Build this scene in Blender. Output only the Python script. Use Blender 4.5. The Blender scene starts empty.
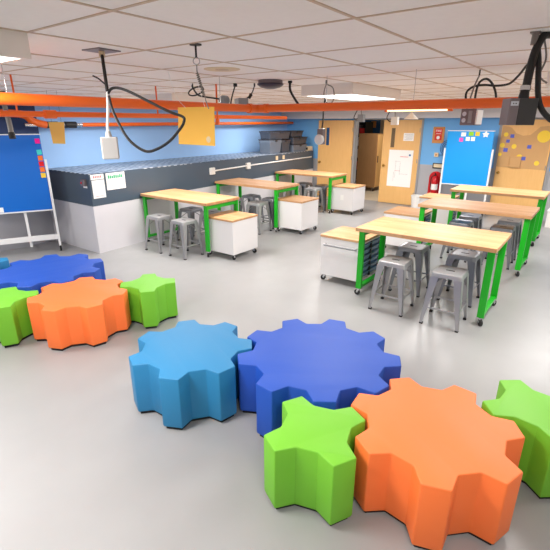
import bpy, bmesh, math, random
from mathutils import Vector, Matrix
random.seed(4)
S = bpy.context.scene
C = S.collection
PI = math.pi
CEIL = 2.447

# ------------------------------------------------------------------ materials
def lin(c):
    out = []
    for v in c:
        v /= 255.0
        out.append(v / 12.92 if v <= 0.04045 else ((v + 0.055) / 1.055) ** 2.4)
    return (*out, 1.0)

def mat(name, rgb, rough=0.5, metal=0.0, noise=0.0, nscale=8.0, bump=0.0, bscale=60.0, spec=0.5, emit=0.0, alpha=1.0, trans=0.0):
    m = bpy.data.materials.new(name); m.use_nodes = True
    nt = m.node_tree; b = nt.nodes['Principled BSDF']
    b.inputs['Roughness'].default_value = rough
    b.inputs['Metallic'].default_value = metal
    b.inputs['Specular IOR Level'].default_value = spec
    b.inputs['Transmission Weight'].default_value = trans
    b.inputs['Alpha'].default_value = alpha
    col = lin(rgb)
    b.inputs['Base Color'].default_value = col
    tc = nt.nodes.new('ShaderNodeTexCoord')
    if noise > 0:
        n = nt.nodes.new('ShaderNodeTexNoise'); n.inputs['Scale'].default_value = nscale
        n.inputs['Detail'].default_value = 5
        nt.links.new(tc.outputs['Object'], n.inputs['Vector'])
        r = nt.nodes.new('ShaderNodeMixRGB'); r.blend_type = 'MIX'
        d = tuple(max(0, c * (1 - noise)) for c in col[:3]) + (1,)
        u = tuple(min(1, c * (1 + noise)) for c in col[:3]) + (1,)
        r.inputs[1].default_value = d; r.inputs[2].default_value = u
        nt.links.new(n.outputs['Fac'], r.inputs[0]); nt.links.new(r.outputs[0], b.inputs['Base Color'])
    if bump > 0:
        n2 = nt.nodes.new('ShaderNodeTexNoise'); n2.inputs['Scale'].default_value = bscale
        nt.links.new(tc.outputs['Object'], n2.inputs['Vector'])
        bp = nt.nodes.new('ShaderNodeBump'); bp.inputs['Strength'].default_value = bump
        bp.inputs['Distance'].default_value = 0.01
        nt.links.new(n2.outputs['Fac'], bp.inputs['Height']); nt.links.new(bp.outputs[0], b.inputs['Normal'])
    if emit > 0:
        b.inputs['Emission Color'].default_value = col
        b.inputs['Emission Strength'].default_value = emit
    return m

def wood_block(name, a, b_, strip=0.045, rough=0.5, length=0.55):
    """butcher-block: staves of slightly different tone running along local Y"""
    m = bpy.data.materials.new(name); m.use_nodes = True
    nt = m.node_tree; b = nt.nodes['Principled BSDF']; b.inputs['Roughness'].default_value = rough
    tc = nt.nodes.new('ShaderNodeTexCoord'); mp = nt.nodes.new('ShaderNodeMapping')
    mp.inputs['Rotation'].default_value = (0, 0, PI / 2)
    nt.links.new(tc.outputs['Object'], mp.inputs['Vector'])
    br = nt.nodes.new('ShaderNodeTexBrick')
    br.inputs['Color1'].default_value = lin(a); br.inputs['Color2'].default_value = lin(b_)
    br.inputs['Mortar'].default_value = lin([c * 0.93 for c in b_]); br.inputs['Scale'].default_value = 1.0
    br.inputs['Mortar Size'].default_value = 0.0008; br.inputs['Brick Width'].default_value = length
    br.inputs['Row Height'].default_value = strip; br.offset = 0.37
    nt.links.new(mp.outputs[0], br.inputs['Vector'])
    n = nt.nodes.new('ShaderNodeTexNoise'); n.inputs['Scale'].default_value = 3.0; n.inputs['Detail'].default_value = 6
    m2 = nt.nodes.new('ShaderNodeMapping'); m2.inputs['Scale'].default_value = (14, 1.2, 8)
    nt.links.new(tc.outputs['Object'], m2.inputs['Vector']); nt.links.new(m2.outputs[0], n.inputs['Vector'])
    mx = nt.nodes.new('ShaderNodeMixRGB'); mx.blend_type = 'MULTIPLY'; mx.inputs[0].default_value = 0.16
    nt.links.new(br.outputs['Color'], mx.inputs[1]); nt.links.new(n.outputs['Fac'], mx.inputs[2])
    nt.links.new(mx.outputs[0], b.inputs['Base Color'])
    return m

def grain(name, a, b_, rough=0.45, sc=(2.0, 2.0, 0.25), scale=14.0):
    """veneer with vertical grain"""
    m = bpy.data.materials.new(name); m.use_nodes = True
    nt = m.node_tree; b = nt.nodes['Principled BSDF']; b.inputs['Roughness'].default_value = rough
    tc = nt.nodes.new('ShaderNodeTexCoord'); mp = nt.nodes.new('ShaderNodeMapping'); mp.inputs['Scale'].default_value = sc
    nt.links.new(tc.outputs['Object'], mp.inputs['Vector'])
    n = nt.nodes.new('ShaderNodeTexNoise'); n.inputs['Scale'].default_value = scale; n.inputs['Detail'].default_value = 5
    nt.links.new(mp.outputs[0], n.inputs['Vector'])
    mx = nt.nodes.new('ShaderNodeMixRGB'); mx.inputs[1].default_value = lin(a); mx.inputs[2].default_value = lin(b_)
    nt.links.new(n.outputs['Fac'], mx.inputs[0]); nt.links.new(mx.outputs[0], b.inputs['Base Color'])
    return m

def two_band(name, lo, hi, z, rough=0.6):
    """painted wall: one colour below height z, another above (a paint line, object space)"""
    m = bpy.data.materials.new(name); m.use_nodes = True
    nt = m.node_tree; b = nt.nodes['Principled BSDF']; b.inputs['Roughness'].default_value = rough
    tc = nt.nodes.new('ShaderNodeTexCoord'); sp = nt.nodes.new('ShaderNodeSeparateXYZ')
    nt.links.new(tc.outputs['Object'], sp.inputs[0])
    g = nt.nodes.new('ShaderNodeMath'); g.operation = 'GREATER_THAN'; g.inputs[1].default_value = z
    nt.links.new(sp.outputs['Z'], g.inputs[0])
    mx = nt.nodes.new('ShaderNodeMixRGB'); mx.inputs[1].default_value = lin(lo); mx.inputs[2].default_value = lin(hi)
    nt.links.new(g.outputs[0], mx.inputs[0])
    n = nt.nodes.new('ShaderNodeTexNoise'); n.inputs['Scale'].default_value = 1.5; n.inputs['Detail'].default_value = 4
    nt.links.new(tc.outputs['Object'], n.inputs['Vector'])
    m3 = nt.nodes.new('ShaderNodeMixRGB'); m3.blend_type = 'MULTIPLY'; m3.inputs[0].default_value = 0.12
    nt.links.new(mx.outputs[0], m3.inputs[1]); nt.links.new(n.outputs['Fac'], m3.inputs[2])
    nt.links.new(m3.outputs[0], b.inputs['Base Color'])
    return m

def floor_mat():
    m = bpy.data.materials.new('painted_concrete'); m.use_nodes = True
    nt = m.node_tree; b = nt.nodes['Principled BSDF']
    tc = nt.nodes.new('ShaderNodeTexCoord')
    n = nt.nodes.new('ShaderNodeTexNoise'); n.inputs['Scale'].default_value = 0.9; n.inputs['Detail'].default_value = 8
    nt.links.new(tc.outputs['Object'], n.inputs['Vector'])
    r = nt.nodes.new('ShaderNodeValToRGB')
    r.color_ramp.elements[0].position = 0.3; r.color_ramp.elements[0].color = lin((147, 147, 147))
    r.color_ramp.elements[1].position = 0.7; r.color_ramp.elements[1].color = lin((157, 157, 157))
    nt.links.new(n.outputs['Fac'], r.inputs[0]); nt.links.new(r.outputs[0], b.inputs['Base Color'])
    n2 = nt.nodes.new('ShaderNodeTexNoise'); n2.inputs['Scale'].default_value = 5; n2.inputs['Detail'].default_value = 6
    nt.links.new(tc.outputs['Object'], n2.inputs['Vector'])
    mr = nt.nodes.new('ShaderNodeMapRange'); mr.inputs['To Min'].default_value = 0.30; mr.inputs['To Max'].default_value = 0.46
    nt.links.new(n2.outputs['Fac'], mr.inputs[0]); nt.links.new(mr.outputs[0], b.inputs['Roughness'])
    return m

def tread_mat():
    """dark ledge top dotted with raised bright bumps"""
    m = bpy.data.materials.new('dotted_dark_sheet'); m.use_nodes = True
    nt = m.node_tree; b = nt.nodes['Principled BSDF']; b.inputs['Roughness'].default_value = 0.3
    tc = nt.nodes.new('ShaderNodeTexCoord')
    v = nt.nodes.new('ShaderNodeTexVoronoi'); v.inputs['Scale'].default_value = 7.0
    v.inputs['Randomness'].default_value = 0.35
    nt.links.new(tc.outputs['Object'], v.inputs['Vector'])
    r = nt.nodes.new('ShaderNodeValToRGB')
    r.color_ramp.elements[0].position = 0.22; r.color_ramp.elements[0].color = lin((190, 195, 200))
    r.color_ramp.elements[1].position = 0.34; r.color_ramp.elements[1].color = lin((70, 84, 102))
    nt.links.new(v.outputs['Distance'], r.inputs[0]); nt.links.new(r.outputs[0], b.inputs['Base Color'])
    return m

M = {}
M['floor'] = floor_mat()
M['tile_floor'] = mat('annex_floor_tile', (205, 190, 165), 0.4, noise=0.05)
M['ceiling'] = mat('ceiling_tile', (250, 243, 238), 0.9, noise=0.03, nscale=30, bump=0.06, bscale=200)
M['grid'] = mat('ceiling_grid_metal', (208, 184, 160), 0.6)
M['wall_l'] = two_band('left_wall_paint', (172, 172, 178), (158, 200, 248), 1.25)
M['wall_b'] = two_band('back_wall_paint', (176, 176, 180), (116, 182, 238), 1.08)
M['wall_p'] = mat('plain_wall_paint', (215, 215, 215), 0.7)
M['annex'] = mat('annex_wall_paint', (190, 175, 155), 0.8)
M['navy'] = mat('navy_paint', (38, 62, 110), 0.6)
M['soffit'] = mat('soffit_paint', (206, 208, 214), 0.5)
M['slate'] = mat('slate_paint', (74, 88, 102), 0.35, noise=0.08, nscale=2)
M['box_white'] = mat('grey_white_block_paint', (214, 212, 216), 0.6, noise=0.03, nscale=4)
M['tread'] = tread_mat()
M['orange_pipe'] = mat('orange_pipe_paint', (246, 106, 22), 0.4)
M['iron'] = mat('black_iron', (38, 36, 36), 0.5, 0.3)
M['door'] = grain('maple_door_veneer', (238, 190, 124), (226, 174, 104))
M['cab_tan'] = grain('tan_cabinet_veneer', (176, 132, 86), (158, 114, 70))
M['top'] = wood_block('butcher_block', (218, 172, 126), (202, 150, 102))
M['green_steel'] = mat('green_powder_coat', (22, 176, 30), 0.35)
M['cart_white'] = mat('white_laminate', (232, 230, 230), 0.4)
M['cart_dark'] = mat('cart_interior', (58, 60, 64), 0.6)
M['bin_blue'] = mat('blue_grey_plastic', (112, 142, 174), 0.25)
M['bin_smoke'] = mat('smoky_plastic', (66, 72, 84), 0.25, noise=0.1)
M['bin_clear'] = mat('clear_grey_plastic', (110, 120, 134), 0.2)
M['bin_lid'] = mat('black_plastic', (26, 28, 34), 0.35)
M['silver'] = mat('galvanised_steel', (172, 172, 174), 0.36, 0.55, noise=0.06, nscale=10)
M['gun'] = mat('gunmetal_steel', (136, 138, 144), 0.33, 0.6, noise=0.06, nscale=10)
M['chrome'] = mat('chrome', (210, 210, 212), 0.2, 0.9)
M['rubber'] = mat('black_rubber', (24, 24, 25), 0.6)
M['grey_plastic'] = mat('grey_plastic', (150, 150, 152), 0.45)
M['white_paint'] = mat('white_frame_paint', (236, 236, 236), 0.4)
M['easel_blue'] = mat('blue_board', (8, 104, 200), 0.35)
M['easel_blue2'] = mat('bright_blue_board', (0, 152, 232), 0.4)
M['paper'] = mat('white_paper', (244, 243, 240), 0.8)
M['paper_yellow'] = mat('yellow_paper', (246, 192, 84), 0.8)
M['paper_tan'] = mat('tan_paper', (226, 178, 92), 0.8)
M['kraft'] = mat('kraft_paper', (204, 160, 108), 0.85, noise=0.06, nscale=5)
for k, c in dict(magenta=(240, 20, 150), cyan=(70, 214, 208), orange=(244, 122, 44), red=(226, 24, 32), yellow=(244, 206, 62),
                 lime=(150, 214, 40), pink=(240, 90, 190)).items():
    M['note_' + k] = mat('note_' + k, c, 0.8)
M['ink_green'] = mat('green_ink', (70, 180, 130), 0.8)
M['ink_red'] = mat('red_ink', (226, 120, 120), 0.8)
M['ink_grey'] = mat('grey_ink', (170, 165, 165), 0.8)
M['ink_blue'] = mat('blue_ink', (70, 110, 160), 0.8)
M['ink_dark'] = mat('dark_ink', (60, 55, 55), 0.8)
M['sign_red'] = mat('sign_red', (214, 26, 22), 0.45)
M['ext_red'] = mat('extinguisher_red', (196, 14, 24), 0.3)
M['plaque'] = mat('plaque_wood', (206, 140, 76), 0.5, noise=0.1)
M['glass_blue'] = mat('vision_glass', (52, 88, 132), 0.1)
M['glass_dark'] = mat('dark_vision_glass', (120, 100, 76), 0.15)
M['brass'] = mat('brass', (170, 130, 60), 0.3, 0.8)
M['white_plastic'] = mat('white_plastic', (230, 228, 224), 0.45)
M['cream'] = mat('cream_plastic', (226, 206, 170), 0.5)
M['outlet_grey'] = mat('outlet_grey', (188, 186, 184), 0.5)
M['cable'] = mat('black_cable', (30, 28, 28), 0.5)
M['cable_grey'] = mat('grey_cable', (132, 126, 120), 0.45)
M['mauve'] = mat('mauve_grey_steel', (124, 112, 114), 0.4)
M['darkbox'] = mat('dark_grey_steel', (62, 60, 60), 0.5)
M['dome'] = mat('dark_dome', (62, 56, 72), 0.3)
M['fixture'] = mat('fixture_housing', (246, 238, 230), 0.6)
M['diffuser'] = mat('lit_diffuser', (255, 250, 244), 0.5, emit=4.0)
for k, c in dict(teal=(38, 126, 176), blue=(24, 78, 180), orange=(252, 124, 58), green=(116, 192, 46)).items():
    M['vinyl_' + k] = mat('vinyl_' + k, c, 0.55, bump=0.05, bscale=350, spec=0.5)
for k, c in dict(teal=(16, 92, 140), blue=(18, 48, 130), orange=(206, 84, 24), green=(84, 148, 20)).items(): M['thread_' + k] = mat('thread_' + k, c, 0.7)
M['plinth'] = mat('black_plinth', (20, 20, 22), 0.7)

# ------------------------------------------------------------------ mesh helpers
def link(name, bm, m, parent=None, loc=(0, 0, 0), rotz=0.0, smooth=False):
    bmesh.ops.recalc_face_normals(bm, faces=bm.faces[:])
    me = bpy.data.meshes.new(name)
    bm.to_mesh(me); bm.free()
    if smooth:
        for p in me.polygons: p.use_smooth = True
    for mm in (m if isinstance(m, (list, tuple)) else [m]): me.materials.append(mm)
    o = bpy.data.objects.new(name, me); C.objects.link(o)
    o.location = loc; o.rotation_euler = (0, 0, rotz)
    if parent: o.parent = parent
    return o

def thing(name, label, cat, loc=(0, 0, 0), rotz=0.0, group=None):
    o = bpy.data.objects.new(name, None); C.objects.link(o)
    o.empty_display_size = 0.1
    o.location = loc; o.rotation_euler = (0, 0, rotz)
    return tag(o, label, cat, group)

def tag(o, label, cat, group=None):
    o['label'] = label; o['category'] = cat
    if group: o['group'] = group
    return o

def struct(o): o['kind'] = 'structure'; return o

def dup(root, loc, rotz, label, group=None):
    r = root.copy(); C.objects.link(r); r.location = loc; r.rotation_euler = (0, 0, rotz); r['label'] = label
    if group: r['group'] = group
    for ch in list(root.children):
        c = ch.copy(); C.objects.link(c); c.parent = r
        for g in list(ch.children):
            d = g.copy(); C.objects.link(d); d.parent = c
    return r

def box(bm, x0, x1, y0, y1, z0, z1, bev=0.0, seg=2):
    r = bmesh.ops.create_cube(bm, size=1.0)
    vs = r['verts']
    for v in vs:
        v.co = Vector(((x0 + x1) / 2 + v.co.x * (x1 - x0), (y0 + y1) / 2 + v.co.y * (y1 - y0), (z0 + z1) / 2 + v.co.z * (z1 - z0)))
    if bev > 0:
        es = list({e for v in vs for e in v.link_edges})
        bmesh.ops.bevel(bm, geom=es, offset=bev, segments=seg, profile=0.5, affect='EDGES')
    return bm

def B(x0, x1, y0, y1, z0, z1, bev=0.0, seg=2): return box(bmesh.new(), x0, x1, y0, y1, z0, z1, bev, seg)

def cyl(bm, p, q, r, r2=None, n=16, cap=True):
    p = Vector(p); q = Vector(q); r2 = r if r2 is None else r2
    d = q - p; L = d.length
    rot = Vector((0, 0, 1)).rotation_difference(d).to_matrix().to_4x4()
    bmesh.ops.create_cone(bm, cap_ends=cap, segments=n, radius1=r, radius2=r2, depth=L, matrix=Matrix.Translation((p + q) / 2) @ rot)
    return bm

def CY(p, q, r, r2=None, n=16): return cyl(bmesh.new(), p, q, r, r2, n)

def catmull(pts, k=6):
    P = [Vector(p) for p in pts]
    if len(P) < 3: return P
    out = []
    for i in range(len(P) - 1):
        p0 = P[max(i - 1, 0)]; p1 = P[i]; p2 = P[i + 1]; p3 = P[min(i + 2, len(P) - 1)]
        for j in range(k):
            t = j / k
            out.append(0.5 * ((2 * p1) + (-p0 + p2) * t + (2 * p0 - 5 * p1 + 4 * p2 - p3) * t * t + (-p0 + 3 * p1 - 3 * p2 + p3) * t ** 3))
    out.append(P[-1]); return out

def tube(bm, pts, r, n=8, smooth=True, k=6):
    P = catmull(pts, k) if smooth else [Vector(p) for p in pts]
    rings = []
    up = Vector((0.3, 0.2, 1)).normalized()
    for i, p in enumerate(P):
        t = (P[min(i + 1, len(P) - 1)] - P[max(i - 1, 0)]).normalized()
        a = t.cross(up)
        if a.length < 1e-3: a = t.cross(Vector((1, 0, 0)))
        a.normalize(); b = a.cross(t).normalized(); up = b if b.dot(up) > 0 else up
        rr = r(i / (len(P) - 1)) if callable(r) else r
        rings.append([bm.verts.new(p + (a * math.cos(2 * PI * s / n) + b * math.sin(2 * PI * s / n)) * rr) for s in range(n)])
    for A, Bq in zip(rings, rings[1:]):
        for s in range(n): bm.faces.new((A[s], A[(s + 1) % n], Bq[(s + 1) % n], Bq[s]))
    bm.faces.new(rings[0]); bm.faces.new(rings[-1][::-1])
    return bm

def T(pts, r, n=8, smooth=True, k=6): return tube(bmesh.new(), pts, r, n, smooth, k)

def lathe(bm, prof, c=(0, 0, 0), n=24, axis='z'):
    rings = []
    for r, h in prof:
        ring = []
        for s in range(n):
            a = 2 * PI * s / n
            if axis == 'z': p = (r * math.cos(a), r * math.sin(a), h)
            else: p = (h, r * math.cos(a), r * math.sin(a))
            ring.append(bm.verts.new(Vector(c) + Vector(p)))
        rings.append(ring)
    for A, Bq in zip(rings, rings[1:]):
        for s in range(n): bm.faces.new((A[s], A[(s + 1) % n], Bq[(s + 1) % n], Bq[s]))
    bm.faces.new(rings[0][::-1]); bm.faces.new(rings[-1])
    return bm

def fillet(poly, r, k=3):
    out = []; n = len(poly)
    for i in range(n):
        A, P, D = Vector(poly[i - 1]), Vector(poly[i]), Vector(poly[(i + 1) % n])
        a = min(r, (A - P).length * .42); d = min(r, (D - P).length * .42)
        p0 = P + (A - P).normalized() * a; p1 = P + (D - P).normalized() * d
        for j in range(k + 1):
            t = j / k
            out.append((1 - t) ** 2 * p0 + 2 * t * (1 - t) * P + t * t * p1)
    return out

def offset(poly, d):
    n = len(poly); out = []
    for i in range(n):
        a = (poly[i] - poly[i - 1]); b = (poly[(i + 1) % n] - poly[i])
        na = Vector((-a.y, a.x)).normalized(); nb = Vector((-b.y, b.x)).normalized()
        m = (na + nb)
        if m.length < 1e-6: m = na
        m.normalize(); out.append(poly[i] + m * d / max(.5, m.dot(na)))
    return out

def loft(bm, loops, cap=True):
    rings = [[bm.verts.new(p) for p in L] for L in loops]
    n = len(rings[0])
    for A, Bq in zip(rings, rings[1:]):
        for s in range(n): bm.faces.new((A[s], A[(s + 1) % n], Bq[(s + 1) % n], Bq[s]))
    if cap: bm.faces.new(rings[0][::-1]); bm.faces.new(rings[-1])
    return bm

def bar(bm, p, q, w, d, w2=None, d2=None, side=None):
    """rectangular-section bar from p to q, tapering; 'side' is the direction of width w"""
    p = Vector(p); q = Vector(q); t = (q - p).normalized()
    s = Vector(side) if side else Vector((1, 0, 0))
    a = (s - t * s.dot(t)).normalized(); b = t.cross(a)
    w2 = w if w2 is None else w2; d2 = d if d2 is None else d2
    L = [[P + a * sx * ww / 2 + b * sy * dd / 2 for sx, sy in ((-1, -1), (1, -1), (1, 1), (-1, 1))] for P, ww, dd in ((p, w, d), (q, w2, d2))]
    return loft(bm, L)

# ------------------------------------------------------------------ setting
XL, XB, YR, YW = -3.0, 11.2, -3.6, 7.95
struct(link('floor', B(XL, XB + .15, YR, YW, -.1, 0), M['floor']))
struct(link('ceiling', B(XL, XB + .15, YR, YW, CEIL, CEIL + .1), M['ceiling']))
bm = bmesh.new()
w = .007
x = 1.02 - .609 * 6
while x < XB:
    box(bm, x - w, x + w, YR, YW, CEIL - .003, CEIL + .002); x += .609
y = 2.09 - .62 * 9
while y < YW:
    box(bm, XL, XB, y - w, y + w, CEIL - .0036, CEIL + .002); y += .62
struct(link('trim_1', bm, M['grid']))
struct(link('wall_left', B(XL, XB + .15, YW, YW + .15, 0, CEIL), M['wall_l']))
struct(link('wall_right', B(XL, XB + .15, YR - .15, YR, 0, CEIL), M['wall_p']))
struct(link('wall_front', B(XL - .15, XL, YR, YW, 0, CEIL), M['wall_p']))
bm = bmesh.new()
DO0, DO1, DH = 3.83, 5.66, 2.15
box(bm, XB, XB + .15, YR, DO0, 0, CEIL)
box(bm, XB, XB + .15, DO1, YW, 0, CEIL)
box(bm, XB, XB + .15, DO0, DO1, DH, CEIL)
struct(link('wall_back', bm, M['wall_b']))
struct(link('trim_2', B(10.9, XB, YR, YW, 2.185, CEIL), M['soffit']))
# door frame
bm = bmesh.new()
box(bm, XB - .02, XB + .16, DO1 - .02, DO1 + .04, 0, DH + .03)
box(bm, XB - .02, XB + .16, DO0 - .04, DO0 + .004, 0, DH + .03)
box(bm, XB - .02, XB + .16, DO0, DO1, DH, DH + .03)
struct(link('trim_3', bm, M['grey_plastic']))
# dark navy panel on the left wall beside the easel
struct(link('trim_4', B(1.0, 3.76, YW - .02, YW, 1.25, CEIL), M['navy']))

# annex beyond the doorway
struct(link('floor_annex', B(XB + .15, 15.2, 3.2, 8.6, -.1, 0), M['tile_floor']))
struct(link('ceiling_annex', B(XB + .15, 15.2, 3.2, 8.6, CEIL, CEIL + .1), M['ceiling']))
struct(link('wall_annex_back', B(15.2, 15.3, 3.2, 8.6, 0, CEIL), M['annex']))
struct(link('wall_annex_left', B(XB + .15, 15.2, 8.6, 8.7, 0, CEIL), M['annex']))
struct(link('wall_annex_right', B(XB + .15, 15.2, 3.1, 3.2, 0, CEIL), M['annex']))

# the boxed-in ledge along the left wall
EX0, EX1, EY, EZ = 3.735, 11.12, 6.50, 1.312
SK = .06                                              # the ledge front runs slightly askew to the room
def face_y(x): return EY + (x - EX0) * SK
def ledge_block(d, z0, z1):
    q = [(EX0 - d, face_y(EX0) - d), (EX1, face_y(EX1) - d), (EX1, YW), (EX0 - d, YW)]
    return loft(bmesh.new(), [[Vector((a, b, z)) for a, b in q] for z in (z0, z1)])
led = struct(link('wall_ledge', ledge_block(0, 0, .796), M['box_white']))
o = link('slate_panel', ledge_block(.004, .796, EZ - .012), M['slate'], led)
o = link('dotted_top', ledge_block(.004, EZ - .012, EZ), M['tread'], led)
# doors
def door_leaf(name, x0, x1, y0, y1, winy, knoby, glass, hinge_y=None, front=None):
    d = struct(link(name, B(x0, x1, y0, y1, .012, DH - .005, .003), M['door']))
    f = x0
    if winy:
        link('vision_panel', B(f - .006, f + .01, winy - .05, winy + .05, 1.47, 1.95), glass, d)
        bm = bmesh.new()
        for a, b_ in ((winy - .062, winy - .05), (winy + .05, winy + .062)): box(bm, f - .009, f + .005, a, b_, 1.458, 1.962)
        for a, b_ in ((1.458, 1.47), (1.95, 1.962)): box(bm, f - .009, f + .005, winy - .05, winy + .05, a, b_)
        link('vision_frame', bm, M['door'], d)
    kn = bmesh.new(); lathe(kn, [(.03, f - .001), (.03, f - .008), (.011, f - .01), (.011, f - .035), (.026, f - .045), (.03, f - .06), (.02, f - .072)], (0, knoby, 1.0), 16, 'x')
    link('door_knob', kn, M['brass'], d, smooth=True)
    if hinge_y is not None:
        for z in (.3, 1.15, 1.9): link('hinge', CY((f - .006, hinge_y, z - .05), (f - .006, hinge_y, z + .05), .008, n=8), M['grey_plastic'], d)
    return d
door_leaf('door_1', XB - .06, XB - .015, 5.70, 6.80, 6.48, 6.72, M['glass_blue'], 5.70)
door_leaf('door_2', XB + .005, XB + .05, 3.84, 4.84, 4.56, 4.76, M['glass_dark'], 3.87)
door_leaf('door_3', XB - .05, XB - .005, 1.00, 2.00, None, 1.93, None, 1.02)
bm = bmesh.new()
for a, b_ in ((.94, .995), (2.005, 2.06)): box(bm, XB - .03, XB, a, b_, 0, DH + .05)
box(bm, XB - .03, XB, .94, 2.06, DH, DH + .05)
struct(link('trim_5', bm, M['grey_plastic']))

# ------------------------------------------------------------------ light fixtures (lamps of the room, plus one added out of frame)
def fixture(x0, y0, label, power=1.0):
    x1, y1 = x0 + 1.22, y0 + .60
    t = thing('ceiling_light', label, 'light', ((x0 + x1) / 2, (y0 + y1) / 2, CEIL), 0, 'boxed fluorescent ceiling lights')
    hx, hy = .61, .30
    bm = bmesh.new()
    box(bm, -hx, hx, -hy, -hy + .03, -.104, 0); box(bm, -hx, hx, hy - .03, hy, -.104, 0)
    box(bm, -hx, -hx + .03, -hy + .03, hy - .03, -.104, 0); box(bm, hx - .03, hx, -hy + .03, hy - .03, -.104, 0)
    box(bm, -hx + .03, hx - .03, -hy + .03, hy - .03, -.03, 0)
    link('housing', bm, M['fixture'], t)
    link('diffuser', B(-hx + .03, hx - .03, -hy + .03, hy - .03, -.102, -.087), M['diffuser'], t)
    L = bpy.data.lights.new('fixture_lamp', 'AREA'); L.shape = 'RECTANGLE'; L.size = 1.1; L.size_y = .5
    L.energy = LAMP * power; L.color = (1.0, .975, .95); L.use_shadow = True
    lo = bpy.data.objects.new('lamp', L); C.objects.link(lo); lo.parent = t; lo.location = (0, 0, -.108)
    return t
LAMP = 53.0
fixture(-.2, 2.10, 'boxed ceiling light nearest the camera, above the left easel', 1.4)
fixture(4.05, 2.10, 'boxed ceiling light just above the orange pipe, right of the dark dome', .85)
fixture(4.05, 4.75, 'boxed ceiling light over the left row of tables, behind the hanging yellow sheet')
fixture(4.05, -.12, 'boxed ceiling light at the right edge behind the thick black cables', .85)
fixture(8.3, 2.10, 'far boxed ceiling light before the poster door, low behind the orange pipe')
fixture(8.3, 4.75, 'far boxed ceiling light before the open wooden door')
fixture(8.3, -.12, 'far boxed ceiling light before the right hand door')
fixture(-.2, -.5, 'boxed ceiling light out of frame above the green and orange gears', .6)  # added out of view to brighten the near gears and ceiling
fixture(-.2, 4.75, 'boxed ceiling light out of frame to the left over the easel')
fixture(4.05, 6.2, 'boxed ceiling light nearest the left wall, above the ledge corner', .55)
fixture(8.3, 6.6, 'boxed ceiling light nearest the left wall, before the storage bins', .45)
fixture(.6, 6.6, 'boxed ceiling light out of frame at the far left', .5)
fixture(4.05, -2.6, 'boxed ceiling light out of frame at the right beyond the tables')
# unseen lamp added to light the annex
t = thing('ceiling_light', 'ceiling light inside the room beyond the open doorway', 'light', (12.4, 4.9, CEIL), 0)
link('housing', B(-.3, .3, -.3, .3, -.06, 0), M['fixture'], t)
L = bpy.data.lights.new('annex_lamp', 'AREA'); L.size = .5; L.energy = 26; L.color = (1, .95, .88)
lo = bpy.data.objects.new('lamp', L); C.objects.link(lo); lo.parent = t; lo.location = (0, 0, -.065)

# ------------------------------------------------------------------ gear ottomans
def gear(x, y, R, Rr, n, phase, h, vm, label):
    t = thing('gear_ottoman', label, 'ottoman', (x, y, 0), math.radians(phase), 'gear shaped soft seats')
    pts = []; seam = []
    pitch = 2 * PI / n
    for i in range(n):
        a = i * pitch
        ht = .073 / R; hv = .062 / Rr        # half tip angle, half valley angle
        for rr, aa in ((Rr, a - pitch / 2 + hv), (R, a - ht), (R, a + ht), (Rr, a + pitch / 2 - hv)):
            pts.append(Vector((rr * math.cos(aa), rr * math.sin(aa))))
        seam += [(Rr, a - pitch / 2 + hv), (Rr, a + pitch / 2 - hv)]
    poly = fillet(pts, .010, 3)
    prof = [(.03, .004), (.045, 0), (h - .010, 0), (h - .004, .002), (h - .001, .005), (h, .010)]
    loops = []
    for z, ins in prof:
        q = offset(poly, ins)
        loops.append([Vector((p.x, p.y, z)) for p in q])
    bm = bmesh.new(); loft(bm, loops)
    o = link('cushion', bm, vm, t)
    for p in o.data.polygons: p.use_smooth = len(p.vertices) == 4
    o.data.set_sharp_from_angle(angle=math.radians(26))
    for rr, aa in seam:
        c, s = math.cos(aa), math.sin(aa)
        bm = T([((rr - .001) * c, (rr - .001) * s, .04), ((rr - .001) * c, (rr - .001) * s, h - .02)], .0028, 6, False)
        link('seam', bm, M['thread_' + vm.name[6:]], t)
    bm = bmesh.new(); q = offset(pts, .02)
    loft(bm, [[Vector((p.x, p.y, z)) for p in q] for z in (0, .032)])
    link('plinth', bm, M['plinth'], t)
    return t
gear(1.978, 2.302, .476, .380, 7, 1.7, .435, M['vinyl_teal'], 'teal seven-toothed gear seat in the middle foreground, left of the large royal blue gear')
gear(2.479, 1.454, 0.613, 0.500, 9, 15.5, .435, M['vinyl_blue'], 'large royal blue nine-toothed gear seat in the middle, between teal, green and orange gears')
gear(2.181, 0.489, 0.486, 0.382, 7, -6.6, .435, M['vinyl_orange'], 'nearest orange gear seat at the bottom right of the photo')
gear(1.749, 1.020, 0.307, 0.202, 4, -27.8, .435, M['vinyl_green'], 'nearest small lime green gear seat wedged between the blue and the near orange gear')
gear(2.718, 0.037, 0.307, 0.202, 4, 38.0, .435, M['vinyl_green'], 'small lime green gear seat cut off by the right edge, behind the near orange gear')
gear(2.055, 4.080, .480, .392, 7, 51.5, .43, M['vinyl_orange'], 'orange gear seat at the left, between two lime green gears')
gear(2.664, 3.746, .299, .205, 4, -39, .43, M['vinyl_green'], 'small lime green gear seat right of the left orange gear, out on open floor')
gear(1.540, 4.550, .299, .205, 4, 62, .43, M['vinyl_green'], 'small lime green gear seat at the left edge, left of the orange gear')
gear(2.245, 5.100, 0.625, 0.508, 9, 61, .43, M['vinyl_blue'], 'large royal blue gear seat behind the left orange gear, in front of the easel')
gear(1.665, 6.050, 0.490, 0.394, 7, -17, .43, M['vinyl_teal'], 'teal gear seat barely showing at the left edge under the easel')

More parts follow.
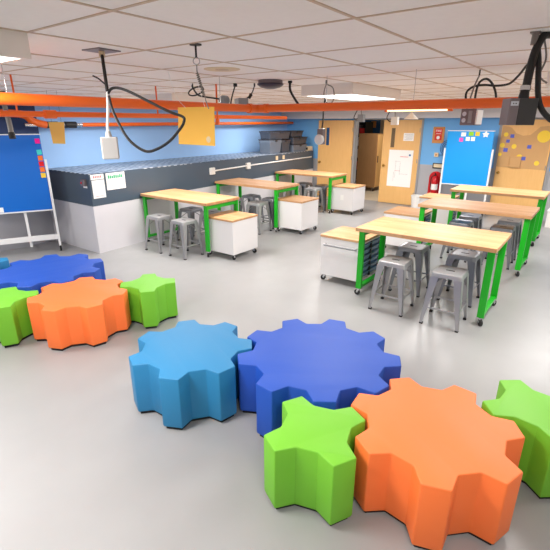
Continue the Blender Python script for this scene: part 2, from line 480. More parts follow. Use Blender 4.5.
# ------------------------------------------------------------------ tables
def caster(parent, x, y, top, r=.032, ang=0.4, wm='rubber'):
    bm = bmesh.new()
    cyl(bm, (0, 0, top), (0, 0, top - .012), .026, n=14)
    dx, dy = math.cos(ang) * .018, math.sin(ang) * .018
    nx, ny = -math.sin(ang), math.cos(ang)
    for s in (-1, 1):
        bar(bm, (nx * s * .014, ny * s * .014, top - .01), (dx + nx * s * .018, dy + ny * s * .018, r), .034, .003, .02, .003, side=(math.cos(ang), math.sin(ang), 0))
    c = link('caster', bm, M['chrome'], parent, (x, y, 0))
    w_ = CY((dx - nx * .012, dy - ny * .012, r), (dx + nx * .012, dy + ny * .012, r), r, n=20)
    link('wheel', w_, M['rubber'], c)
    return c

TZ = .86
def make_table(label, length, loc, group, TZ=.89, wd=.82, xin=.085, yin=(.055, .055), low=(True, True)):
    t = thing('work_table', label, 'table', loc, 0, group)
    link('tabletop', B(-wd / 2, wd / 2, -length / 2, length / 2, TZ - .045, TZ, .004), M['top'], t)
    xl = wd / 2 - xin
    for sy in (-1, 1):
        yl = length / 2 - yin[0 if sy < 0 else 1]
        for sx in (-1, 1):
            link('leg', B(sx * xl - .019, sx * xl + .019, sy * yl - .036, sy * yl + .036, .092, TZ - .045, .003), M['green_steel'], t)
            caster(t, sx * xl, sy * yl, .092, .036, .5 + sx + 2 * sy)
        link('crossbar', B(-xl + .018, xl - .018, sy * yl - .02, sy * yl + .02, TZ - .115, TZ - .06, .003), M['green_steel'], t)
        if low[0 if sy < 0 else 1]: link('crossbar', B(-xl + .018, xl - .018, sy * yl - .028, sy * yl + .028, .095, .13, .003), M['green_steel'], t)
    link('rail', B(-.02, .02, -length / 2 + yin[0] + .02, length / 2 - yin[1] - .02, TZ - .095, TZ - .06, .003), M['green_steel'], t)
    return t
gT = 'green-legged butcher block work tables'
tabs = {}
tabs['R1'] = make_table('front green-legged butcher block table in the right row, nearest the camera', 1.56, (5.02, 1.468, 0), gT)
tabs['R2'] = dup(tabs['R1'], (7.04, 1.42, 0), 0, 'middle green-legged butcher block table of the right row, in front of the easel table')
tabs['R3'] = dup(tabs['R1'], (8.97, 1.48, 0), 0, 'rearmost green-legged table of the right row, standing before the blue easel')
tabs['L1'] = make_table('front green-legged table of the left row, against the slate ledge by the signs', 1.66, (5.065, 5.69, 0), gT, .89, .79, .04, (.05, .06), (False, True))
tabs['L2'] = make_table('middle green-legged table of the left row, under the ledge conduit', 1.68, (7.09, 5.825, 0), gT, .89, .79, .04, (.05, .06), (False, True))
tabs['L3'] = dup(tabs['L2'], (9.40, 5.935, 0), 0, 'far green-legged table of the left row, beside the open wooden door')

# ------------------------------------------------------------------ stools
def make_stool(mm, label, loc, rotz, group):
    t = thing('metal_stool', label, 'stool', loc, rotz, group)
    H_ = .60; a = .155; f = .204
    sq = lambda s, r: fillet([Vector((-s, -s)), Vector((s, -s)), Vector((s, s)), Vector((-s, s))], r, 4)
    bm = bmesh.new()
    loops = []
    for z, s in ((H_ - .05, a + .006), (H_ - .012, a), (H_ - .003, a - .004), (H_, a - .012), (H_ - .004, a - .03)):
        loops.append([Vector((p.x, p.y, z)) for p in sq(s, .04)])
    loft(bm, loops, cap=False); bm.faces.new([v for v in bm.verts][-len(loops[0]):])
    link('seat', bm, mm, t)
    link('handle_slot', B(-.014, .014, -.045, .045, H_ - .0045, H_ - .0025, .001), M['rubber'], t)
    for sx in (-1, 1):
        for sy in (-1, 1):
            # folded sheet-metal leg: two flanges meeting on the outer corner, wide at the top
            bm = bmesh.new()
            top = Vector((sx * (a + .004), sy * (a + .004), H_ - .05)); bot = Vector((sx * f, sy * f, .018))
            wt, wb = .085, .030
            for ax in (0, 1):
                d = Vector((-sx, 0, 0)) if ax == 0 else Vector((0, -sy, 0))
                n_ = Vector((0, -sy, 0)) if ax == 0 else Vector((-sx, 0, 0))
                th = .004
                L = [[top, top + d * wt, top + d * wt + n_ * th, top + n_ * th], [bot, bot + d * wb, bot + d * wb + n_ * th, bot + n_ * th]]
                loft(bm, L)
            lg = link('leg', bm, mm, t)
            link('foot', B(sx * f - (.034 if sx > 0 else -.001), sx * f + (.034 if sx < 0 else .001), sy * f - (.034 if sy > 0 else -.001), sy * f + (.034 if sy < 0 else .001), 0, .02), M['rubber'], lg)
    z = .20; g = f - (f - a) * (z / H_) - .012
    for sx in (-1, 1):
        bm = bmesh.new(); bar(bm, (sx * g, -g, z), (sx * g, g, z), .006, .018, side=(1, 0, 0)); link('stretcher', bm, mm, t)
        bm = bmesh.new(); bar(bm, (-g, sx * g, z + .0), (g, sx * g, z), .018, .006, side=(0, 0, 1)); link('stretcher', bm, mm, t)
    bm = bmesh.new(); g2 = .165
    zz = .50
    for s in (-1, 1):
        tube(bm, [(-g2, -g2 * s, zz - .10), (-.05, -.05 * s, zz + .02), (.05, .05 * s, zz + .02), (g2, g2 * s, zz - .10)], .006, 6)
    link('brace', bm, mm, t)
    return t
stools = {}
gS, gD = 'silver metal stools', 'gunmetal metal stools'
S0 = make_stool(M['silver'], 'silver metal stool at near side of front right table, closer to the drawer cart', (4.575, 1.70, 0), .02, gS)
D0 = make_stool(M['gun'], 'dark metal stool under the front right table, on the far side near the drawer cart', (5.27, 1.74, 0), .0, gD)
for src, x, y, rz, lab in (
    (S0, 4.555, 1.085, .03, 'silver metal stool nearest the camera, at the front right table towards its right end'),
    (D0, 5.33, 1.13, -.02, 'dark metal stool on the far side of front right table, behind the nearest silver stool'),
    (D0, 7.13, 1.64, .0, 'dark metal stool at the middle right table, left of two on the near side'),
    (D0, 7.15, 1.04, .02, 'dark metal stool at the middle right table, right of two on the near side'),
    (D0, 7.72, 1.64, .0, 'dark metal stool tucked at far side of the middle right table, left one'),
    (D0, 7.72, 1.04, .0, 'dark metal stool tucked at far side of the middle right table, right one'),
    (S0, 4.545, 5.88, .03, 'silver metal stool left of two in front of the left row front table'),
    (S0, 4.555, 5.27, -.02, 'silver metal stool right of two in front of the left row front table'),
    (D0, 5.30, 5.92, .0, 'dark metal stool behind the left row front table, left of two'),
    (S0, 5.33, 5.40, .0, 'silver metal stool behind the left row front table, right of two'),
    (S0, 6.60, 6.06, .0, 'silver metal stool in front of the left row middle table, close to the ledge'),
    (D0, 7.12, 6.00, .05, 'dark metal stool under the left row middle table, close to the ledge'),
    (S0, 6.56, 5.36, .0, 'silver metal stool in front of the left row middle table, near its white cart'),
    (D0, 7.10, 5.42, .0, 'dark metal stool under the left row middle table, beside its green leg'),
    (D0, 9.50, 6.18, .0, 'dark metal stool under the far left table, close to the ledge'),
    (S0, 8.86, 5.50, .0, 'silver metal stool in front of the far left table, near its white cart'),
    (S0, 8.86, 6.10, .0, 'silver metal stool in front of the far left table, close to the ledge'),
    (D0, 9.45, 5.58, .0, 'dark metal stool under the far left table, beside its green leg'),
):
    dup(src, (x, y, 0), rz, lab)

# ------------------------------------------------------------------ carts
def make_cart(label, loc, rotz, group, label_paper=False):
    t = thing('storage_cart', label, 'cart', loc, rotz, group)
    a = .305; z0 = .095; z1 = .625
    bm = bmesh.new()
    box(bm, -a, -a + .02, -a, a, z0, z1, .002, 1); box(bm, a - .02, a, -a, a, z0, z1, .002, 1)
    box(bm, -a + .02, a - .02, a - .02, a, z0, z1)
    box(bm, -a + .02, a - .02, -a, a - .02, z0, z0 + .02)
    box(bm, -a + .02, a - .02, -a, a - .02, z1 - .02, z1)
    link('body', bm, M['cart_white'], t)
    bm = bmesh.new()
    box(bm, -.012, .012, -a + .004, a - .02, z0 + .02, z1 - .02)
    box(bm, -a + .02, a - .02, a - .03, a - .021, z0 + .02, z1 - .02)
    for k in range(6):
        for s in (-1, 1):
            xx = s * (a - .03)
            box(bm, xx - .01, xx + .01, -a + .01, a - .03, z0 + .028 + k * .079, z0 + .034 + k * .079)
    link('divider', bm, M['cart_dark'], t)
    link('cart_top', B(-a - .008, a + .008, -a - .008, a + .008, z1, z1 + .032, .003), M['top'], t)
    for cx in (-1, 1):
        for k in range(6):
            zb = z0 + .036 + k * .079
            x0, x1 = (-a + .034, -.018) if cx < 0 else (.018, a - .034)
            bm = bmesh.new()
            loft(bm, [[Vector((x0 + i, -a + .008 + i, z)), Vector((x1 - i, -a + .008 + i, z)), Vector((x1 - i, a - .06, z)), Vector((x0 + i, a - .06, z))] for z, i in ((zb, .012), (zb + .055, .003))])
            box(bm, x0, x1, -a - .002, a - .05, zb + .052, zb + .06)
            link('tray', bm, M['bin_blue'], t)
    # bar handle on one side
    zh = z1 - .09
    link('handle', T([(-a + .002, .225, zh), (-a - .035, .222, zh), (-a - .042, .20, zh), (-a - .042, -.20, zh), (-a - .035, -.222, zh), (-a + .002, -.225, zh)], .014, 8), M['grey_plastic'], t, smooth=True)
    for sx in (-1, 1):
        for sy in (-1, 1): caster(t, sx * (a - .05), sy * (a - .05), z0, .036, .6 + sx * .7 + sy * 1.9)
    return t
gC = 'white drawer carts with wooden tops'
c1 = make_cart('white cart with bar handle and blue trays beside the front right table', (5.18, 2.575, 0), 0, gC)
dup(c1, (7.18, 2.53, 0), 0, 'white wooden-topped cart at left end of the middle right table, behind the front table')
dup(c1, (9.10, 2.59, 0), 0, 'white wooden-topped cart at the left end of the rearmost right table')
dup(c1, (5.085, 4.72, 0), PI, 'white cart with wooden top at the right end of the left row front table')
dup(c1, (7.11, 4.78, 0), PI, 'white cart with wooden top at the right end of the left row middle table')
c3 = dup(c1, (9.42, 4.86, 0), PI, 'white cart with a small square card on its side, at the far left table')
link('card', B(.306, .308, -.03, .05, .34, .46), M['paper'], c3)

# ------------------------------------------------------------------ easels
def make_easel(label, loc, rotz, bm_mat, group, flip=1):
    """local X along board width, local -Y faces the viewer; base at floor"""
    t = thing('rolling_easel', label, 'easel', loc, rotz, group)
    W = .98
    link('board', B(-W / 2, W / 2, -.012, .012, .72, 1.90, .002, 1), bm_mat, t)
    link('board_trim', B(-W / 2 - .01, W / 2 + .01, -.016, .016, 1.90, 1.915), M['white_paint'], t)
    link('board_trim', B(-W / 2 - .01, W / 2 + .01, -.02, .016, .70, .72), M['white_paint'], t)
    for s in (-1, 1):
        link('post', B(s * (W / 2 + .022) - .018, s * (W / 2 + .022) + .018, -.02, .02, .11, 1.52, .003), M['white_paint'], t)
        f = link('foot', B(s * (W / 2 + .022) - .016, s * (W / 2 + .022) + .016, -.05, .42, .085, .12, .004), M['white_paint'], t)
        for yy in (-.03, .40):
            bm = CY((s * (W / 2 + .022) - .013, yy, .05), (s * (W / 2 + .022) + .016, yy, .05), .05, n=18)
            box(bm, s * (W / 2 + .022) - .008, s * (W / 2 + .022) + .008, yy - .012, yy + .012, .04, .086)
            link('caster', bm, M['rubber'], f)
    link('rail', B(-W / 2 - .01, W / 2 + .01, -.024, .024, .205, .29, .004), M['white_paint'], t)
    link('back_post', B(.06, .10, .02, .05, .12, .74, .004), M['white_paint'], t)
    bm = bmesh.new(); box(bm, .06, .10, .02, .40, .105, .13)
    link('back_foot', bm, M['white_paint'], t)
    return t
# left easel: right front caster (3.45,7.24), board runs towards (2.55,7.68)
ang = math.atan2(7.24 - 7.63, 3.45 - 2.65)
ux, uy = math.cos(ang), math.sin(ang)
ex, ey = 3.45 - ux * .505, 7.24 - uy * .505
make_easel('rolling easel with deep blue board at the left, beside the slate ledge', (ex, ey, 0), ang, M['easel_blue'], 'blue rolling easels')
make_easel('rolling easel with bright blue board at the back wall, left of the right door', (10.72, 2.55, 0), -PI / 2 + .02, M['easel_blue2'], 'blue rolling easels')
def note_on(base, rz, u, z, w_, h_, m, label, name='sticky_note', tilt=0.0, cat='note', grp='sticky notes on the easels'):
    """a thin note lying on a board; u along local X"""
    c, s = math.cos(rz), math.sin(rz)
    off = -.0140
    p = (base[0] + u * c - off * s, base[1] + u * s + off * c, z)
    b = B(-w_ / 2, w_ / 2, -.0012, .0012, -h_ / 2, h_ / 2)
    if tilt: bmesh.ops.rotate(b, verts=b.verts[:], matrix=Matrix.Rotation(tilt, 3, 'Y'))
    o = link(name, b, m, None, p, rz)
    return tag(o, label, cat, grp)
LB = (ex, ey); LA = ang
for u, z, k, lab in ((.444, 1.806, 'magenta', 'magenta sticky note topmost on the right edge of the left easel'),
                     (.444, 1.638, 'cyan', 'turquoise sticky note below the magenta one on the left easel'),
                     (.446, 1.545, 'orange', 'orange sticky note between turquoise and red notes on the left easel'),
                     (.445, 1.455, 'red', 'red sticky note on the right edge of the left easel'),
                     (.446, 1.368, 'orange', 'orange sticky note between red and yellow notes on the left easel'),
                     (.445, 1.275, 'yellow', 'yellow sticky note lowest in the column on the left easel')):
    note_on(LB, LA, u, z, .07, .075, M['note_' + k], lab, tilt=random.uniform(-.08, .08))
note_on(LB, LA, -.25, .765, .09, .08, M['paper'], 'pale sticky note at the lower left corner of the left easel')
RB = (10.72, 2.55); RA = -PI / 2 + .02
for px, z, w_, k, lab in ((466.2, 1.83, .10, 'paper', 'white sticky note top left on the far bright blue easel'),
                         (473.8, 1.845, .10, 'lime', 'lime green sticky note in the top row of the far easel'),
                         (480.0, 1.845, .09, 'yellow', 'yellow sticky note beside the lime one on the far easel'),
                         (464.5, 1.715, .085, 'pink', 'pink sticky note in the second row of the far easel'),
                         (471.0, 1.735, .085, 'paper', 'white sticky note right of the pink one on the far easel'),
                         (476.2, 1.735, .085, 'paper', 'white sticky note under the yellow one on the far easel')):
    u = (px - 473) / 46.0 * .98 + .0
    note_on(RB, RA, u, z, w_, .085, M['paper'] if k == 'paper' else M['note_' + k], lab)
star = bmesh.new()
pl = [Vector((math.cos(i * PI / 5 + PI / 2) * (.075 if i % 2 == 0 else .042), math.sin(i * PI / 5 + PI / 2) * (.075 if i % 2 == 0 else .042))) for i in range(10)]
loft(star, [[Vector((p.x, yy, p.y)) for p in pl] for yy in (-.001, .001)])
c_, s_ = math.cos(RA), math.sin(RA); uu = (488 - 473) / 46 * .98
tag(link('paper_star', star, M['paper'], None, (RB[0] + uu * c_ + .0135 * s_, RB[1] + uu * s_ - .0135 * c_, 1.835), RA), 'white paper star at the top right of the far bright blue easel', 'note')

# ------------------------------------------------------------------ ledge signs, conduit and storage bins
FY = face_y(4.2) - .004
SA = math.atan(SK)
def on_ledge(name, x0, x1, z0, z1, m, label, cat, marks=()):
    xc = (x0 + x1) / 2 - .08; o_y = face_y(xc) - .0042
    t = tag(link(name, B(x0 - .08 - xc, x1 - .08 - xc, -.006, 0, z0 + .012, z1 + .012), m, None, (xc, o_y, 0), SA), label, cat)
    for nm, a, b_, c, d, mm in marks: link(nm, B(a - .08 - xc, b_ - .08 - xc, -.0075, -.0055, c + .012, d + .012), mm, t)
    return t
on_ledge('notice_strip', 3.835, 4.075, 1.205, 1.285, M['paper'], 'small white sign strip with faint red lettering at the ledge corner', 'sign',
         [('lettering', 3.88 + i * .032, 3.90 + i * .032, 1.228, 1.262, M['ink_red']) for i in range(5)])
on_ledge('paper_sheet', 3.845, 4.075, .905, 1.195, M['paper'], 'blank white sheet below the red lettered strip on the slate ledge', 'sheet',
         [('printed_line', 3.89, 4.03, .935, .94, M['ink_red'])])
on_ledge('safety_sign', 4.115, 4.485, 1.01, 1.285, M['paper'], 'white sign with green heading on the slate ledge', 'sign',
         [('heading', 4.15 + i * .037, 4.178 + i * .037, 1.195, 1.25 - (i % 3) * .006, M['ink_green']) for i in range(8)] +
         [('printed_line', 4.19 + (k % 2) * .02, 4.42 - (k % 3) * .02, 1.145 - k * .034, 1.151 - k * .034, M['ink_grey']) for k in range(4)])
# switch box on the end face
t = thing('switch_box', 'grey switch box with red button on the end of the ledge', 'switch', (EX0 - .004, 6.63, 1.17))
link('box_body', B(-.05, 0, -.05, .05, -.05, .05, .004), M['mauve'], t)
link('button', CY((-.05, .02, 0), (-.065, .02, 0), .014, n=12), M['note_red'], t)
link('tag', B(-.006, -.002, -.05, .06, -.085, -.052), M['paper'], t)
t = thing('wall_conduit', 'white surface conduit with two outlet boxes along the slate ledge', 'conduit', (6.62, face_y(6.62) - .004, 1.11), SA)
link('outlet_box', B(-.07, .07, -.05, 0, -.07, .07, .006), M['white_plastic'], t)
link('outlet_box', B(1.2, 1.34, -.05, 0, -.06, .08, .006), M['white_plastic'], t)
link('raceway', T([(.07, -.02, 0), (1.2, -.02, .015)], .016, 8, False), M['white_plastic'], t)
link('raceway', T([(1.34, -.02, .015), (4.35, -.02, .03)], .016, 8, False), M['white_plastic'], t)
for i, xx in enumerate((9.10, 9.42)):
    tag(link('wall_plate', B(-.05, .05, -.012, 0, 1.17, 1.27, .003), M['cream'], None, (xx + .05, face_y(xx + .05) - .004, 0), SA), ('left' if i == 0 else 'right') + ' one of two small cream plates on ledge front below the storage bins', 'plate', 'cream wall plates')
def storage_bin(x0, x1, y0, y1, z0, h, bodym, label):
    t = thing('storage_bin', label, 'bin', ((x0 + x1) / 2, (y0 + y1) / 2, z0), 0, 'lidded storage bins on the ledge')
    a, b_ = (x1 - x0) / 2, (y1 - y0) / 2
    bm = bmesh.new()
    loops = []
    for z, i in ((0, .03), (h * .75, .012), (h * .75, 0.004), (h - .02, .004)):
        loops.append([Vector((p.x, p.y, z)) for p in fillet([Vector((-a + i, -b_ + i)), Vector((a - i, -b_ + i)), Vector((a - i, b_ - i)), Vector((-a + i, b_ - i))], .03, 3)])
    loft(bm, loops); link('tub', bm, bodym, t)
    bm = B(-a, a, -b_, b_, h - .022, h - .004, .006); box(bm, -a + .04, a - .04, -b_ + .04, b_ - .04, h - .004, h, .002, 1)
    link('lid', bm, M['bin_lid'], t)
    link('latch', B(-.04, .04, -b_ - .012, -b_ + .002, h - .06, h - .01, .003), M['bin_lid'], t)
    return t
storage_bin(9.06, 9.58, 6.96, 7.36, EZ, .36, M['bin_clear'], 'grey see-through storage bin at the left front of the stack on the ledge')
storage_bin(9.64, 10.06, 7.02, 7.42, EZ, .34, M['bin_smoke'], 'dark lidded bin in the middle of the bottom row on the ledge')
storage_bin(10.14, 10.85, 6.98, 7.40, EZ, .20, M['bin_clear'], 'long grey lidded bin at the bottom right of the ledge stack')
storage_bin(10.12, 10.85, 6.98, 7.40, EZ + .20, .19, M['bin_smoke'], 'long dark lidded bin upon the bottom right bin')
storage_bin(9.14, 10.06, 7.02, 7.40, EZ + .36, .20, M['bin_smoke'], 'long dark bin lying across the top left of the bin stack')
storage_bin(10.10, 10.70, 7.02, 7.38, EZ + .39, .17, M['bin_smoke'], 'short dark bin on top of the right hand bin stack')
t = thing('cream_box', 'cream boxed device on the ledge end beside the open door', 'box', (10.99, 7.13, EZ))
link('case', B(-.12, .12, -.17, .17, 0, .12, .01), M['cream'], t)
link('socket_face', B(-.125, -.118, -.15, -.05, .03, .09), M['rubber'], t)

# ------------------------------------------------------------------ back wall things
def sheet(name, x, y0, y1, z0, z1, m, label, cat, group=None, th=.003):
    return tag(link(name, B(x - th, x, y0, y1, z0, z1), m), label, cat, group)
DX = XB + .005
p = sheet('poster', DX - .0005, 3.98, 4.63, .47, 1.41, M['paper'], 'large white poster with a faint pink sketch on the right leaf of the double door', 'poster')
def ink(parent, x, y0, y1, z0, z1, m, name='drawn_line'): link(name, B(x - .0045, x - .003, y0, y1, z0, z1), m, parent)
px_ = DX - .0005
ink(p, px_, 4.10, 4.32, 1.235, 1.25, M['ink_red'], 'heading'); ink(p, px_, 4.04, 4.09, 1.265, 1.31, M['ink_blue'], 'emblem')
ink(p, px_, 4.30, 4.305, .78, 1.10, M['ink_grey']); ink(p, px_, 4.42, 4.425, .70, 1.14, M['ink_grey'])
ink(p, px_, 4.29, 4.44, .88, .886, M['ink_red']); ink(p, px_, 4.08, 4.30, .80, .805, M['ink_grey']); ink(p, px_, 4.46, 4.465, .6, .85, M['ink_grey'])
ink(p, px_, 4.30, 4.44, 1.12, 1.125, M['ink_grey'])
p = sheet('door_notice', DX - .0005, 4.01, 4.28, 1.64, 1.83, M['paper'], 'small white notice with grey print above the poster on the door', 'notice')
for k in range(5): ink(p, px_, 4.04, 4.25 - (k % 2) * .04, 1.79 - k * .03, 1.797 - k * .03, M['ink_grey'], 'printed_line')

# fire sign plaque
t = thing('fire_sign', 'red FIRE sign on a tan plaque on the blue wall right of the poster door', 'sign', (XB, 3.40, 1.795))
link('plaque', B(-.015, 0, -.14, .14, -.19, .19, .003), M['plaque'], t)
link('red_panel', B(-.018, -.014, -.085, .085, .01, .15), M['sign_red'], t)
link('pictogram_panel', B(-.018, -.014, -.085, .085, -.12, .0), M['sign_red'], t)
link('white_disc', CY((-.017, 0, -.06), (-.02, 0, -.06), .04, n=20), M['paper'], t)
link('white_rule', B(-.0195, -.0175, -.06, .06, .03, .038), M['paper'], t)
cu = bpy.data.curves.new('fire_text', 'FONT'); cu.body = 'FIRE'; cu.size = .075; cu.extrude = .0006; cu.align_x = 'CENTER'
tmp = bpy.data.objects.new('fire_text', cu); C.objects.link(tmp)
bpy.context.view_layer.update()
me = bpy.data.meshes.new_from_object(tmp.evaluated_get(bpy.context.evaluated_depsgraph_get()))
bpy.data.objects.remove(tmp)
me.transform(Matrix(((0, 0, -1, 0), (-1, 0, 0, 0), (0, 1, 0, 0), (0, 0, 0, 1))))
me.materials.append(M['paper'])
o = bpy.data.objects.new('lettering', me); C.objects.link(o); o.parent = t; o.location = (-.0185, 0, .072)

# extinguisher and surroundings
t = thing('fire_extinguisher', 'red fire extinguisher on its red backing below the fire sign', 'extinguisher', (XB, 3.34, .35))
bm = bmesh.new()
arch = [Vector((-.16, 0)), Vector((.16, 0))] + [Vector((.16 * math.cos(a), .42 + .16 * math.sin(a))) for a in [i * PI / 12 for i in range(13)]]
loft(bm, [[Vector((xx, p.x, p.y)) for p in arch] for xx in (-.02, 0)])
link('backing_board', bm, M['ext_red'], t)
bm = bmesh.new(); lathe(bm, [(.07, .02), (.078, .04), (.078, .36), (.06, .42), (.03, .45), (.022, .48)], (-.10, -.02, 0), 20)
link('cylinder', bm, M['ext_red'], t, smooth=True)
bm = bmesh.new(); lathe(bm, [(.0792, .14), (.0792, .28)], (-.10, -.02, 0), 20)
link('label_band', bm, M['paper'], t)
bm = B(-.13, -.07, -.035, -.005, .48, .51); bar(bm, (-.10, -.02, .50), (-.18, -.02, .56), .02, .008, side=(0, 1, 0))
link('valve_handle', bm, M['iron'], t)
link('hose', T([(-.10, .0, .49), (-.14, .06, .45), (-.13, .075, .30), (-.12, .07, .18)], .01, 8), M['rubber'], t)
t = thing('framed_notice', 'small black-framed notice above the fire extinguisher', 'sign', (XB, 3.29, 1.07))
link('frame', B(-.02, 0, -.16, .16, -.07, .06, .002), M['iron'], t); link('notice_card', B(-.022, -.019, -.135, .135, -.045, .04), M['cream'], t)
t = thing('wall_outlet', 'brown outlet box with wires on the blue wall under the fire sign', 'outlet', (XB, 3.39, 1.33))
link('box_body', B(-.04, 0, -.05, .05, -.05, .05, .004), M['cream'], t); link('socket', CY((-.039, 0, 0), (-.045, 0, 0), .025, n=14), M['plaque'], t)
link('cable', T([(-.02, -.05, 0), (-.02, -.2, .0), (-.02, -.35, .01)], .008, 6), M['ink_blue'], t)
t = thing('cable_coil', 'coil of blue cable hanging beside the far easel', 'cable', (XB, 3.16, 1.50))
for k, r in enumerate((.09, .13, .17)):
    link('loop', T([(-.01 - .008 * k, r * math.cos(a) * .9, r * math.sin(a)) for a in [i * 2 * PI / 16 for i in range(17)]], .008, 6, True, 2), M['ink_blue'], t)
link('wall_hook', CY((0, 0, .13), (-.05, 0, .13), .008, n=8), M['ink_blue'], t)
t = thing('waste_bin', 'white waste bin on the floor before the poster door edge', 'bin', (10.75, 3.60, 0))
bm = bmesh.new(); lathe(bm, [(.12, 0), (.15, .34), (.158, .34), (.158, .36), (.14, .36), (.11, .03)], (0, 0, 0), 24)
link('bucket', bm, M['white_plastic'], t, smooth=False)
# kraft paper on right door, scalloped upper edge
bm = bmesh.new(); xk = XB - .0515
top = [(1.99, 2.02), (1.86, 2.00), (1.80, 1.97), (1.70, 1.86), (1.56, 1.81), (1.42, 1.83), (1.33, 1.92), (1.26, 2.00), (1.03, 2.02)]
poly = [(1.99, 1.13), *top, (1.03, 1.10)]
loft(bm, [[Vector((xx, a, b_)) for a, b_ in poly] for xx in (xk - .003, xk)])
tag(link('kraft_paper', bm, M['kraft']), 'brown kraft paper with a scooped top edge covering the right door', 'paper')
t = thing('paper_pocket', 'small brown folded pocket stuck to the kraft paper', 'paper', (xk - .0035, 1.62, 1.13))
link('pocket', B(-.035, 0, -.11, .11, 0, .24, .004), M['kraft'], t); link('flap', B(-.05, -.034, -.11, .11, .0, .05, .003), M['kraft'], t)
dots = [(1.90, 1.83, 'yellow', .045), (1.77, 1.80, 'blue', .05), (1.94, 1.60, 'yellow', .05), (1.84, 1.69, 'blue', .045), (1.70, 1.58, 'yellow', .05),
        (1.86, 1.50, 'blue', .055), (1.96, 1.40, 'yellow', .04), (1.40, 1.58, 'blue', .05), (1.56, 1.36, 'yellow', .055), (1.47, 1.33, 'blue', .05), (1.20, 1.24, 'yellow', .05)]
words = ['at the top left corner', 'left of the scooped edge', 'at the left edge, upper', 'at left under the scoop', 'below the middle of the scoop', 'at the left, lower', 'lowest at the left edge',
         'in the middle right', 'beside the brown pocket', 'just right of the pocket', 'at the lower right']
M['dot_yellow'] = mat('yellow_card', (244, 208, 70), 0.8); M['dot_blue'] = mat('blue_card', (92, 104, 196), 0.8)
for (yy, zz, k, r), wd in zip(dots, words):
    if k == 'yellow': b = CY((xk - .0032, yy, zz), (xk - .0052, yy, zz), r, n=20)
    else: b = B(xk - .0052, xk - .0032, yy - r * .8, yy + r * .8, zz - r * .75, zz + r * .75)
    tag(link('paper_cutout', b, M['dot_' + k]), f'{k} paper shape {wd} of the kraft paper', 'cutout', 'coloured paper shapes on the kraft paper')
b = CY((xk - .0032, 1.16, 1.80), (xk - .006, 1.16, 1.80), .125, n=28)
tag(link('paper_cutout', b, M['dot_yellow']), 'biggest yellow paper disc at the top right of the kraft paper', 'cutout')
t = thing('white_crate', 'white crate on the floor at the right edge past the door', 'box', (10.6, .55, 0))
link('crate_body', B(-.16, .16, -.2, .2, 0, .34, .01), M['white_plastic'], t); link('crate_lid', B(-.17, .17, -.21, .21, .34, .37, .008), M['paper'], t)

# annex things
t = thing('tall_cabinet', 'tall tan wooden cabinet on casters seen through the open doorway', 'cabinet', (13.22, 6.07, 0))
link('body', B(-.30, .32, -.32, .32, .12, 1.76, .004), M['cab_tan'], t)
link('door', B(-.318, -.30, -.31, .31, .14, 1.74, .003), M['cab_tan'], t)
link('side_panel', B(-.28, .30, -.338, -.32, .14, 1.74, .003), M['door'], t)
link('handle', B(-.26, -.24, -.36, -.338, .9, 1.1, .003), M['iron'], t)
for sx in (-1, 1):
    for sy in (-1, 1): caster(t, sx * .25, sy * .26, .12, .045, .3)
t = thing('shelf_unit', 'dark shelving with clutter beside the tan cabinet in the far room', 'shelf', (14.4, 7.35, 0))
bm = bmesh.new(); box(bm, .28, .30, -.6, .6, 0, 2.1)
for yy in (-.6, .58): box(bm, -.3, .28, yy, yy + .02, 0, 2.1)
link('frame', bm, M['iron'], t)
for z in (.1, .5, .9, 1.3, 1.7): link('shelf_board', B(-.3, .28, -.58, .58, z, z + .025), M['cart_dark'], t)
cols = ['sign_red', 'mauve', 'paper', 'plaque', 'bin_blue', 'cream']
i = 0
for z in (.526, .926, 1.326, 1.726):
    y = -.55
    while y < .3:
        w_ = random.uniform(.14, .24); h_ = random.uniform(.16, .3)
        tag(link('carton', B(14.4 - .25, 14.4 + .1, 7.35 + y, 7.35 + y + w_, z, z + h_, .004), M[cols[i % 6]]), 'small box on the dark shelving in the far room', 'box', 'boxes on the far shelving')
        y += w_ + .03; i += 1
t = thing('notice_board', 'dark notice board high on the far room wall above the cabinet', 'board', (15.2, 7.35, 1.98))
link('panel', B(-.02, 0, -.65, .65, -.30, .30, .003), M['glass_blue'], t)
link('frame', (lambda b: (box(b, -.03, 0, -.68, .68, .30, .33), box(b, -.03, 0, -.68, .68, -.33, -.30), b)[2])(bmesh.new()), M['iron'], t)
for k, (yy, zz) in enumerate(((-.4, .05), (-.05, -.08), (.3, .08))): link('pinned_paper', B(-.024, -.019, yy - .09, yy + .09, zz - .12, zz + .1), M[('plaque', 'mauve', 'cream')[k]], t)

# ------------------------------------------------------------------ orange pipes under the ceiling
PZ = 2.205; PR = .033; PY = 2.735; PX = 3.36
t = thing('sprinkler_pipe', 'thick orange pipe turning a corner under the ceiling across the whole view', 'pipe', (PX, PY, PZ))
link('pipe_run', CY((-6.3, 0, 0), (-.09, 0, 0), PR, n=20), M['orange_pipe'], t, smooth=False)
link('pipe_run', CY((0, -6.3, 0), (0, -.09, 0), PR, n=20), M['orange_pipe'], t)
bm = T([(-.10, 0, 0), (-.05, 0, 0), (-.012, -.012, 0), (0, -.05, 0), (0, -.10, 0)], PR * 1.12, 16)
cyl(bm, (-.13, 0, 0), (-.09, 0, 0), PR * 1.25, n=18); cyl(bm, (0, -.13, 0), (0, -.09, 0), PR * 1.25, n=18)
link('elbow', bm, M['orange_pipe'], t)
for xx in (-4.6, -2.55, -2.2, -.5): link('hanger_rod', CY((xx, 0, PR), (xx, 0, CEIL - PZ), .0025, n=8), M['chrome'], t)
for yy in (-.75, -1.5, -2.4): link('hanger_rod', CY((0, yy, PR), (0, yy, CEIL - PZ), .0025, n=8), M['chrome'], t)
t = thing('branch_pipe', 'thinner orange pipe running below the thick one at the left', 'pipe', (0, 4.0, 2.15))
